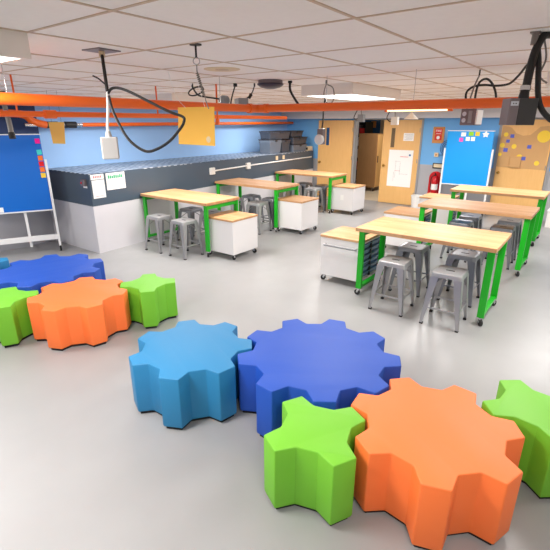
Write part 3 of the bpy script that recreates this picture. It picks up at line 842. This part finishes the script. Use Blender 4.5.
link('pipe_run', CY((-2.8, 0, 0), (5.6, 0, 0), .024, n=16), M['orange_pipe'], t)
for xx in (2.02, .9): link('coupling', CY((xx - .05, 0, 0), (xx + .05, 0, 0), .036, n=16), M['orange_pipe'], t)
for xx in (1.75, 3.2): link('hanger_rod', CY((xx, 0, .02), (xx, 0, CEIL - 2.15), .008, n=8), M['orange_pipe'], t)
t = thing('wall_pipe', 'orange pipe with black couplings along the top of the left wall', 'pipe', (3.95, 7.72, 2.045))
link('pipe_run', CY((.5, 0, 0), (7.2, 0, 0.03), .035, n=16), M['orange_pipe'], t)
for xx in (-.05, .28): link('black_coupling', CY((xx - .1, 0, 0), (xx + .1, 0, 0), .055, n=16), M['iron'], t)
link('pipe_run', CY((-.5, .0, .0), (.5, 0, 0), .030, n=16), M['chrome'], t)
link('pipe_bend', T([(-.15, 0, 0), (-.35, 0, .05), (-.5, 0, .16), (-.9, 0, .18)], .06, 12), M['orange_pipe'], t)
for xx in (1.5, 4.0, 6.5): link('bracket', B(xx - .015, xx + .015, -.01, .23, -.01, .012), M['iron'], t)
t = thing('drop_pipe', 'slim orange upright pipe between ceiling and thick pipe near the hanging boxes', 'pipe', (3.40, 3.30, 2.0))
link('pipe_run', CY((0, 0, .10), (0, 0, CEIL - 2.0), .009, n=12), M['orange_pipe'], t)
link('pipe_foot', CY((0, 0, .06), (0, 0, .12), .022, n=12), M['orange_pipe'], t)

# sheets of paper hung from the pipes
t = thing('hanging_sheet', 'yellow paper sheet hung from the thick orange pipe', 'paper', (2.30, 2.45, 2.19))
bm = bmesh.new(); loft(bm, [[Vector((xx, -.192, -.005)), Vector((xx, .186, -.002)), Vector((xx, .206, -.265)), Vector((xx, -.182, -.268))] for xx in (-.001, .001)])
link('sheet', bm, M['paper_yellow'], t)
link('seal', CY((-.001, -.12, -.225), (-.002, -.12, -.225), .022, n=16), M['cream'], t)
link('string', T([(0, .10, -.01), (.0, .20, .08), (.0, .27, CEIL - 2.19)], .0015, 6), M['paper'], t)
link('string', T([(0, -.10, -.01), (0, -.06, .1), (0, .0, CEIL - 2.19)], .0015, 6), M['paper'], t)
t = thing('hanging_sheet', 'tan paper sheet hung beside the easel top at the left', 'paper', (2.84, 5.5, 2.088))
bm = bmesh.new(); loft(bm, [[Vector((-.10, 0, 0)), Vector((.098, 0.0, 0)), Vector((.07, 0, -.26)), Vector((-.085, 0, -.25))], [Vector((-.10, .002, 0)), Vector((.098, .002, 0)), Vector((.07, .002, -.26)), Vector((-.085, .002, -.25))]])
link('sheet', bm, M['paper_tan'], t)
for xx in (-.06, .06): link('string', T([(xx, .001, -.005), (xx, .001, CEIL - 2.088)], .0015, 6, False), M['iron'], t)

# ------------------------------------------------------------------ things hanging from the ceiling
def to0(pts, o): return [(p[0] - o[0], p[1] - o[1], min(p[2], CEIL) - o[2]) for p in pts]
o_ = (1.488, 2.284, CEIL)
t = thing('hanging_outlet', 'white outlet box on a long cord hanging from a square ceiling plate at the left', 'outlet', o_)
b = B(-.07, .07, -.07, .07, -.006, 0); bmesh.ops.rotate(b, verts=b.verts[:], matrix=Matrix.Rotation(.1, 3, 'Z'))
link('ceiling_plate', b, M['mauve'], t); link('collar', CY((0, 0, -.035), (0, 0, -.005), .016, n=12), M['cream'], t)
link('black_cord', T(to0([(1.486, 2.281, 2.43), (1.459, 2.235, 2.32), (1.443, 2.206, 2.235)], o_), .009, 10), M['cable'], t)
link('cord_tail', T(to0([(1.449, 2.222, 2.27), (1.425, 2.245, 2.30), (1.405, 2.265, 2.315)], o_), .004, 6), M['cable'], t)
link('white_cord', T(to0([(1.443, 2.206, 2.235), (1.419, 2.185, 2.144), (1.394, 2.169, 2.063), (1.38, 2.145, 2.01)], o_), .0075, 8), M['white_plastic'], t)
bx = (1.371 - o_[0], 2.134 - o_[1], 2.008 - CEIL)
b = B(-.042, .042, -.030, .030, -.112, 0, .005); cyl(b, (0, 0, 0), (0, 0, .03), .018, .011, 12)
bmesh.ops.rotate(b, verts=b.verts[:], matrix=Matrix.Rotation(-.62, 3, 'Z')); bmesh.ops.translate(b, verts=b.verts[:], vec=bx)
link('outlet_box', b, M['outlet_grey'], t)
link('cable_loop', T(to0([(1.442, 2.202, 2.225), (1.459, 2.194, 2.25), (1.483, 2.166, 2.255), (1.515, 2.11, 2.235), (1.565, 2.014, 2.184), (1.615, 1.917, 2.134), (1.65, 1.856, 2.109), (1.645, 1.848, 2.08), (1.623, 1.856, 2.048), (1.573, 1.886, 1.988), (1.52, 1.933, 1.947), (1.479, 1.982, 1.937), (1.445, 2.057, 1.988), (1.434, 2.122, 2.073), (1.434, 2.17, 2.154), (1.441, 2.194, 2.215)], o_), .0075, 8), M['cable'], t)

o_ = (1.66, 1.74, CEIL)
t = thing('ceiling_hook', 'ceiling hook with ring and grey coiled cord above the yellow sheet', 'hook', o_)
link('hook_plate', CY((0, 0, -.006), (0, 0, 0), .03, n=14), M['iron'], t)
link('shank', CY((0, 0, -.06), (0, 0, 0), .005, n=8), M['iron'], t)
link('ring', T([(0 + .016 * math.cos(a) * .6, -.016 * math.cos(a) * .8, -.076 + .016 * math.sin(a)) for a in [i * PI / 8 for i in range(17)]], .003, 6, True, 2), M['chrome'], t)
sp = []
for i in range(97):
    f = i / 96; z = -.13 - f * .11; a = f * 24 * PI
    sp.append((.012 * f + .006 * math.cos(a), -.03 * f + .006 * math.sin(a), z))
link('coiled_cord', T([(0, 0, -.09), (0, 0, -.125)] + sp + [(.016, -.035, -.26), (.02, -.05, -.30)], .0028, 6, True, 1), M['cable_grey'], t)

o_ = (3.39, 2.58, CEIL)
t = thing('ceiling_speaker', 'round dark domed fitting on the ceiling above the pipe corner', 'speaker', (3.39, 2.60, CEIL))
bm = bmesh.new(); lathe(bm, [(.11, 0), (.112, -.028), (.108, -.032)], (0, 0, 0), 28); link('rim', bm, M['mauve'], t)
bm = bmesh.new(); lathe(bm, [(.122, -.030), (.12, -.042), (.09, -.062), (.04, -.074), (.001, -.076)], (0, 0, 0), 28); link('dome', bm, M['dome'], t, smooth=True)
t = thing('ceiling_disc', 'flat beige round cover on the ceiling tile, left of the dark dome', 'cover', (2.5, 2.36, CEIL))
bm = bmesh.new(); lathe(bm, [(.132, 0), (.132, -.003), (.125, -.005)], (0, 0, 0), 28); link('disc', bm, M['cream'], t)
bm = bmesh.new(); lathe(bm, [(.05, -.004), (.05, -.007)], (0, 0, 0), 20); link('centre', bm, M['grid'], t)

# cluster of small boxes and cords behind the pipe corner
o_ = (3.338, 3.167, CEIL)
t = thing('hanging_reel', 'dark coiled cable with round grey outlet head hanging left of the pipe corner', 'cable', o_)
link('ceiling_hook', CY((-.13, .27, -.03), (-.13, .27, 0), .006, n=8), M['iron'], t)
link('cable', T(to0([(3.207, 3.442, 2.43), (3.197, 3.422, 2.404), (3.209, 3.368, 2.339), (3.251, 3.3, 2.32), (3.29, 3.243, 2.311), (3.323, 3.193, 2.302)], o_), .008, 8), M['cable'], t)
link('cable_coil', T(to0([(3.215 + .045 * math.cos(a), 3.40 - .06 * math.cos(a), 2.375 + .035 * math.sin(a) + .02 * math.cos(a)) for a in [i * PI / 6 for i in range(20)]], o_), .007, 8), M['cable'], t)
bm = bmesh.new(); lathe(bm, [(.035, -.05), (.045, -.03), (.045, .02), (.03, .04)], (.02, -.02, 2.29 - CEIL), 20, 'x'); link('outlet_head', bm, M['grey_plastic'], t)
o_ = (3.455, 3.09, CEIL)
t = thing('dangling_plug', 'short black cord with plug dangling left of the dark dome', 'cord', o_)
link('plug', CY((0, 0, -.03), (0, 0, 0), .02, n=12), M['iron'], t)
link('cable', T(to0([(3.455, 3.09, 2.43), (3.43, 3.10, 2.36), (3.395, 3.098, 2.28), (3.385, 3.096, 2.22)], o_), .007, 8), M['cable'], t)
o_ = (3.44, 3.02, CEIL)
t = thing('hanging_outlet', 'grey outlet box hanging behind the pipe corner left of the dark dome', 'outlet', (3.56, 2.93, CEIL))
link('ceiling_hook', CY((0, 0, -.03), (0, 0, 0), .008, n=8), M['iron'], t)
link('cable', T([(0, 0, -.02), (-.015, .015, -.08), (-.05, .03, -.12), (-.09, .06, -.16)], .006, 8), M['cable'], t)
link('plug_body', CY((-.03, .02, -.10), (-.05, .03, -.14), .018, .012, 12), M['iron'], t)
b = B(-.05, .05, -.08, .08, -.05, .03, .006); bmesh.ops.rotate(b, verts=b.verts[:], matrix=Matrix.Rotation(-.6, 3, 'Z')); bmesh.ops.translate(b, verts=b.verts[:], vec=(-.11, .08, -.17))
link('outlet_box', b, M['grey_plastic'], t)
o_ = (3.539, 2.50, CEIL)
t = thing('ceiling_cable', 'black cable curving down from the ceiling just right of the dark dome', 'cable', (3.56, 2.50, CEIL))
link('gland', CY((0, 0, -.02), (0, 0, 0), .02, n=12), M['iron'], t)
link('cable', T([(0, 0, -.015), (-.01, -.01, -.08), (.0, -.05, -.15), (.02, -.09, -.21), (.03, -.12, -.26)], .011, 8), M['cable'], t)

o_ = (3.70, 2.19, CEIL)
t = thing('hanging_outlet', 'round white outlet head on a black cord below the pipe, before the open door', 'outlet', o_)
link('ceiling_hook', CY((0, 0, -.03), (0, 0, 0), .009, n=8), M['iron'], t)
link('cable_loop', T([(0, .0, -.03), (.022, .036, -.098), (.007, .014, -.168), (.025, -.031, -.203), (.063, -.049, -.15), (.082, -.023, -.063), (.04, .01, -.036), (0, 0, -.03)], .005, 8), M['cable_grey'], t)
link('cord', T([(.005, .012, -.165), (-.02, .01, -.25), (-.055, -.01, -.35), (-.08, -.015, -.43)], .007, 8), M['cable'], t)
b = B(-.03, .03, -.03, .03, -.56, -.42, .006); bmesh.ops.translate(b, verts=b.verts[:], vec=(-.085, -.015, 0)); link('outlet_body', b, M['mauve'], t)
bm = bmesh.new(); lathe(bm, [(.044, .0), (.047, -.02), (.04, -.033), (.016, -.036)], (-.115, -.02, -.515), 24, 'x')
link('white_head', bm, M['white_plastic'], t, smooth=False)

# right hanging outlet with two sockets and a long cable
o_ = (3.66, .87, CEIL)
t = thing('hanging_outlet', 'dark two-socket outlet box hanging below the orange pipe over the far easel', 'outlet', o_)
link('ceiling_hook', CY((0, 0, -.04), (0, 0, 0), .006, n=8), M['iron'], t)
link('chain', T([(0, 0, -.04), (-.02, .02, -.12), (-.06, .04, -.28)], .006, 8), M['cable_grey'], t)
b = B(-.045, .045, -.062, .062, -.385, -.27, .004); R_ = Matrix.Rotation(-.35, 3, 'Z')
bmesh.ops.rotate(b, verts=b.verts[:], matrix=R_); bmesh.ops.translate(b, verts=b.verts[:], vec=(-.055, 0, 0)); link('outlet_box', b, M['mauve'], t)
for k, yy in enumerate((.03,)):
    for zz in (-.305, -.35):
        b = CY((-.0445, yy, zz), (-.049, yy, zz), .016, n=14); bmesh.ops.rotate(b, verts=b.verts[:], matrix=R_); bmesh.ops.translate(b, verts=b.verts[:], vec=(-.055, 0, 0)); link('socket', b, M['soffit'], t)
b = B(-.048, -.044, -.035, -.005, -.37, -.285); bmesh.ops.rotate(b, verts=b.verts[:], matrix=R_); bmesh.ops.translate(b, verts=b.verts[:], vec=(-.055, 0, 0)); link('socket_plate', b, M['grey_plastic'], t)
b = B(-.045, .025, -.075, -.0625, -.38, -.28, .003); bmesh.ops.rotate(b, verts=b.verts[:], matrix=R_); bmesh.ops.translate(b, verts=b.verts[:], vec=(-.055, 0, 0)); link('white_back', b, M['white_plastic'], t)
link('cable', T(to0([(3.587, .9, 2.16), (3.612, .933, 2.281), (3.657, .902, 2.331), (3.71, .839, 2.345), (3.74, .76, 2.338), (3.70, .668, 2.345), (3.60, .60, 2.387), (3.5, .55, 2.43), (3.45, .52, 2.45)], o_), .008, 8), M['cable'], t)
link('cable_loop', T(to0([(3.625, .866, 2.16), (3.66, .876, 2.296), (3.698, .868, 2.366), (3.736, .83, 2.387), (3.751, .786, 2.345), (3.744, .753, 2.274), (3.726, .743, 2.19)], o_), .008, 8), M['cable'], t)

# the big cable drop at the right edge
o_ = (2.33, .35, CEIL)
t = thing('hanging_outlet', 'large dark grey outlet box on thick black cables at the right', 'outlet', o_)
link('ceiling_bracket', (lambda b: cyl(b, (0, 0, -.05), (0, 0, -.006), .014, n=12))(B(-.02, .02, -.02, .02, -.006, 0)), M['cable_grey'], t)
link('thick_cable', T(to0([(2.42, .25, 2.43), (2.378, .304, 2.44), (2.35, .326, 2.424), (2.316, .338, 2.367), (2.282, .34, 2.294), (2.251, .338, 2.221), (2.234, .339, 2.17)], o_), .017, 12), M['cable'], t)
link('thick_cable', T(to0([(2.335, .345, 2.42), (2.326, .33, 2.375), (2.313, .317, 2.326), (2.291, .303, 2.253), (2.274, .29, 2.192), (2.267, .269, 2.14), (2.274, .237, 2.103), (2.292, .207, 2.091), (2.36, .10, 2.12), (2.45, 0, 2.3), (2.5, -.05, 2.44)], o_), .012, 10), M['cable'], t)
link('cable_gland', CY((2.238 - o_[0], .339 - o_[1], 2.175 - CEIL), (2.243 - o_[0], .339 - o_[1], 2.21 - CEIL), .022, .018, 14), M['iron'], t)
link('steel_ring', CY((2.243 - o_[0], .339 - o_[1], 2.21 - CEIL), (2.246 - o_[0], .339 - o_[1], 2.228 - CEIL), .021, n=14), M['chrome'], t)
ca, sa = math.cos(-.93), math.sin(-.93)
def rr_box(x0, x1, y0, y1, z0, z1, m, name, bev=.002):
    b = B(x0, x1, y0, y1, z0, z1, bev, 1)
    # lean of the hanging box, then turn
    bmesh.ops.rotate(b, verts=b.verts[:], matrix=Matrix.Rotation(.0, 3, 'X'))
    bmesh.ops.rotate(b, verts=b.verts[:], matrix=Matrix.Rotation(-.93, 3, 'Z'))
    bmesh.ops.translate(b, verts=b.verts[:], vec=(2.225 - o_[0], .345 - o_[1], 2.178 - CEIL))
    link(name, b, m, t)
rr_box(-.062, -.022, -.035, .035, -.108, 0, M['mauve'], 'side_case')
rr_box(-.022, .058, -.035, .035, -.108, 0, M['darkbox'], 'outlet_box')
rr_box(-.058, -.026, -.0365, -.0345, -.030, -.012, M['soffit'], 'label_sticker', 0)
rr_box(-.050, -.045, -.0372, -.0362, -.023, -.019, M['ink_dark'], 'label_mark', 0)
rr_box(-.040, -.034, -.0372, -.0362, -.023, -.019, M['ink_dark'], 'label_mark', 0)
link('chain', T([(.03, -.03, -.02), (.05, -.05, -.1), (.03, -.04, -.17), (.06, -.07, -.2)], .004, 6), M['cable_grey'], t)

# small lamps and boxes beyond the pipe, in front of the double doors
for (x, y, z, nm, lab) in ((8.0, 3.25, 2.12, 'white', 'small white outlet box hanging before the poster door'), (8.0, 3.93, 2.17, 'grey', 'small grey outlet box hanging before the doorway'),):
    t = thing('hanging_outlet', lab, 'outlet', (x, y, CEIL))
    link('ceiling_hook', CY((0, 0, -.03), (0, 0, 0), .012, n=8), M['iron'], t)
    link('cord', T([(0, 0, -.03), (.01, .02, -.12), (0, 0, z + .05 - CEIL)], .008, 8), M['cable_grey'], t)
    link('outlet_box', B(-.05, .05, -.06, .06, z - .08 - CEIL, z + .06 - CEIL, .008), M['white_plastic' if nm == 'white' else 'grey_plastic'], t)
    link('cable_loop', T([(0, 0, -.03), (0, .10, -.15), (0, .16, -.28), (0, .1, z - .02 - CEIL), (0, .05, z - CEIL)], .008, 8), M['cable'], t)
t = thing('spot_lamp', 'white cone lamp shade hanging before the poster door near the blue wall', 'lamp', (8.0, 2.95, CEIL))
link('stem', CY((0, 0, -.22), (0, 0, 0), .01, n=8), M['cream'], t)
bm = bmesh.new(); lathe(bm, [(.02, -.20), (.04, -.22), (.13, -.31), (.125, -.31), (.03, -.225)], (0, 0, 0), 20); link('shade', bm, M['white_plastic'], t)
M['glow'] = mat('glowing_tube', (255, 206, 150), 0.4, emit=3.0)
t = thing('tube_lamp', 'glowing warm tube lamp just under the orange pipe, before the poster door', 'lamp', (7.7, 2.76, CEIL))  # added glowing tube stands in for a bright streak below the pipe
link('tube', CY((0, .52, -.164), (0, -.52, -.164), .018, n=14), M['glow'], t)
link('end_cap', CY((0, -.60, -.164), (0, -.52, -.164), .026, n=14), M['orange_pipe'], t)
link('end_cap', CY((0, .52, -.164), (0, .57, -.164), .026, n=14), M['orange_pipe'], t)
for yy in (-.55, .55): link('hanger_rod', CY((0, yy, -.16), (0, yy, 0), .006, n=8), M['chrome'], t)
# grey conduit drop by the left easel
t = thing('hanging_conduit', 'grey conduit dropping from the ceiling to the top of left easel', 'conduit', (2.52, 6.06, CEIL))
link('tube', T([(0, 0, 0), (-.036, -.074, -.198), (-.053, -.147, -.359), (-.073, -.2, -.49)], .03, 10), M['cable_grey'], t)
link('connector', CY((-.073, -.2, -.48), (-.075, -.215, -.55), .038, n=12), M['iron'], t)

# ------------------------------------------------------------------ camera, world, view
F = 426.35; yaw = math.radians(53.0732); pit = math.radians(19.6584)
f = Vector((math.sin(yaw) * math.cos(pit), math.cos(yaw) * math.cos(pit), -math.sin(pit)))
r = Vector((math.cos(yaw), -math.sin(yaw), 0)); u = r.cross(f)
cd = bpy.data.cameras.new('camera'); cam = bpy.data.objects.new('camera', cd); C.objects.link(cam)
cd.sensor_width = 36; cd.lens = F / 550 * 36; cd.clip_start = .05
mw = Matrix(((r.x, u.x, -f.x, 0), (r.y, u.y, -f.y, 0), (r.z, u.z, -f.z, 2.08), (0, 0, 0, 1)))
cam.matrix_world = mw
S.camera = cam
wd = bpy.data.worlds.new('world'); wd.use_nodes = True; S.world = wd
wd.node_tree.nodes['Background'].inputs[0].default_value = (.8, .85, .9, 1)
wd.node_tree.nodes['Background'].inputs[1].default_value = .3
S.view_settings.view_transform = 'Standard'; S.view_settings.look = 'None'
S.view_settings.exposure = 0.1; S.view_settings.gamma = 1.0; S.view_settings.use_curve_mapping = False
